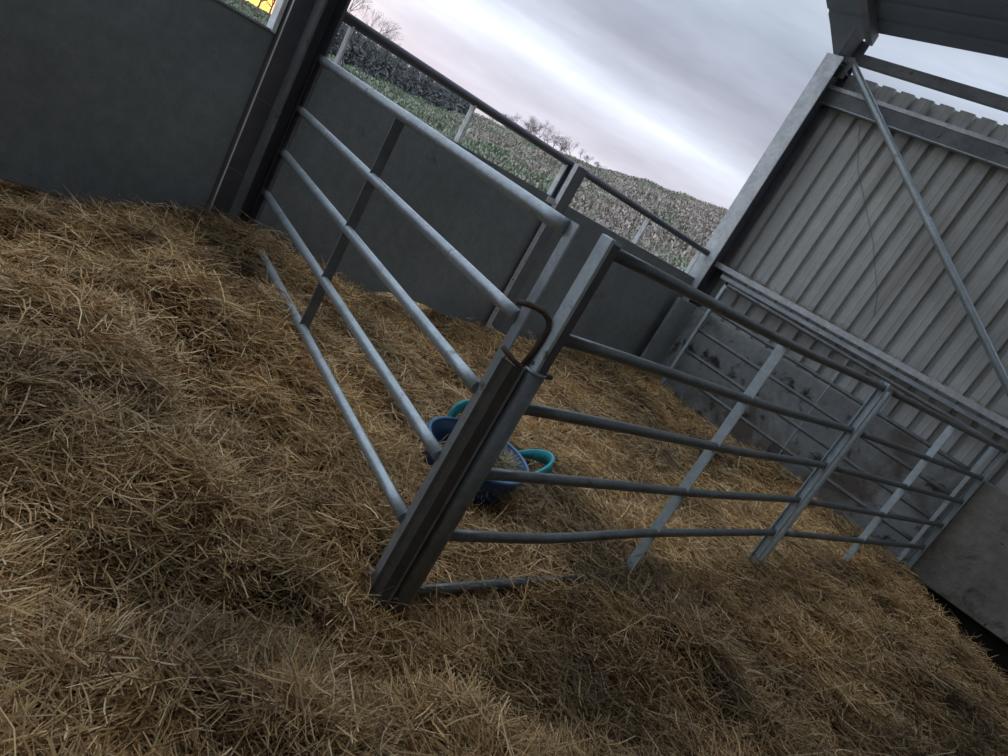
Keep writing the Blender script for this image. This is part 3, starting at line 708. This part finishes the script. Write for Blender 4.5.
ORD = ['first', 'second', 'third', 'fourth', 'fifth', 'sixth', 'seventh', 'eighth', 'ninth', 'tenth', 'eleventh', 'twelfth', 'thirteenth', 'fourteenth']
place_tree('bare_tree', 67.6, 52, 6.4, 1, 'tallest bare tree beyond the wall, beside the left column', 'tree', BARK, .42, 7, .018, TG)
place_tree('bare_tree', 65.8, 55, 5.0, 2, 'second bare tree beyond the wall, right beside the tallest one', 'tree', BARK, .42, 7, .018, TG)
crest = [(54.2, 2.0), (53.4, 2.3), (52.7, 2.6), (52.0, 2.9), (51.3, 3.0), (50.6, 3.0), (49.9, 2.7), (49.2, 2.6), (48.4, 2.3), (47.6, 2.1), (46.8, 1.9), (46.1, 1.6), (45.4, 1.3), (44.6, 1.1)]
for i, (a_, h_t) in enumerate(crest):
    place_tree('bare_tree', a_, 61, h_t * 1.2, 20 + i, 'small bare tree on the hill crest, %s from the left in the row of fourteen' % ORD[i], 'tree', BARK, .62, 8, .018, 'small bare trees in a row on the crest', trunk=.20)
# dark hedge mass at the left
def shrub_mesh(h, wd_, seed, n=1500):
    rnd = random.Random(seed); bm = bmesh.new()
    for _ in range(n):
        a_ = rnd.uniform(0, 2 * PI); rr2 = wd_ * math.sqrt(rnd.random()); zt = rnd.random()
        lim = h * (1 - (rr2 / wd_) ** 2 * .55) ; p = Vector((rr2 * math.cos(a_), rr2 * math.sin(a_), zt * lim))
        for _k in range(2):
            d1 = Vector((rnd.gauss(0, 1), rnd.gauss(0, 1), rnd.gauss(0, 1))).normalized() * rnd.uniform(.10, .22)
            d2 = Vector((rnd.gauss(0, 1), rnd.gauss(0, 1), rnd.gauss(0, 1))).normalized() * rnd.uniform(.10, .22)
            try: bm.faces.new([bm.verts.new(p - d1), bm.verts.new(p + d2), bm.verts.new(p + d1), bm.verts.new(p - d2)])
            except Exception: pass
    for _ in range(90):
        a_ = rnd.uniform(0, 2 * PI); rr2 = wd_ * .8 * math.sqrt(rnd.random())
        p = Vector((rr2 * math.cos(a_), rr2 * math.sin(a_), h * .4)); q = p + Vector((rnd.gauss(0, .25), rnd.gauss(0, .25), h * rnd.uniform(.55, .85)))
        tube(bm, [p, (p + q) / 2 + Vector((rnd.gauss(0, .06), 0, 0)), q], [.03, .02, .008], 3, cap=False)
    return bm
hedge = [(69.2, 45, 2.5), (67.9, 46, 2.5), (66.6, 47, 2.4), (65.3, 48, 2.3), (64.0, 49, 2.25), (62.8, 50, 2.2), (61.6, 51, 2.1), (60.4, 52, 2.0), (59.3, 53, 1.9), (58.2, 54, 1.8), (57.3, 55, 1.6)]
for i, (a_, r_, h_t) in enumerate(hedge):
    x, y, z = polar(a_, r_)
    o = obj('hedge_shrub', shrub_mesh(h_t, 1.15, 100 + i), LEAFM); o.location = (x, y, z - .1)
    tag(o, 'dark dense hedge shrub beyond the back wall, %s from the left in the row' % ORD[i], 'shrub', 'dark hedge shrubs beyond the wall')
for i, (a_, r_, h_t) in enumerate([(63.2, 50, 3.3), (61.2, 52, 3.0), (59.6, 53, 2.6), (72.3, 45, 4.6), (73.2, 44, 4.8), (74.1, 45, 4.8), (75.0, 44, 4.6), (75.9, 45, 4.6), (71.2, 46, 4.2)]):
    x, y, z = polar(a_, r_)
    nl, nr_ = ['leftmost', 'middle', 'rightmost'], {7: 'leftmost', 6: 'second from left', 5: 'third from left', 4: 'fourth from left', 3: 'fifth from left', 8: 'rightmost'}
    g_, lb = ('bare hedge trees', '%s of the three thin bare trees rising out of the dark hedge' % nl[i]) if i < 3 else ('bare trees in front of the setting sun', '%s of the bare trees before the setting sun, left of the column' % nr_[i])
    o = obj('bare_tree', tree_mesh(h_t, .55, 7, 70 + i, .02), BARK); o.location = (x, y, z); tag(o, lb, 'tree', g_)
print('straw blades', n)
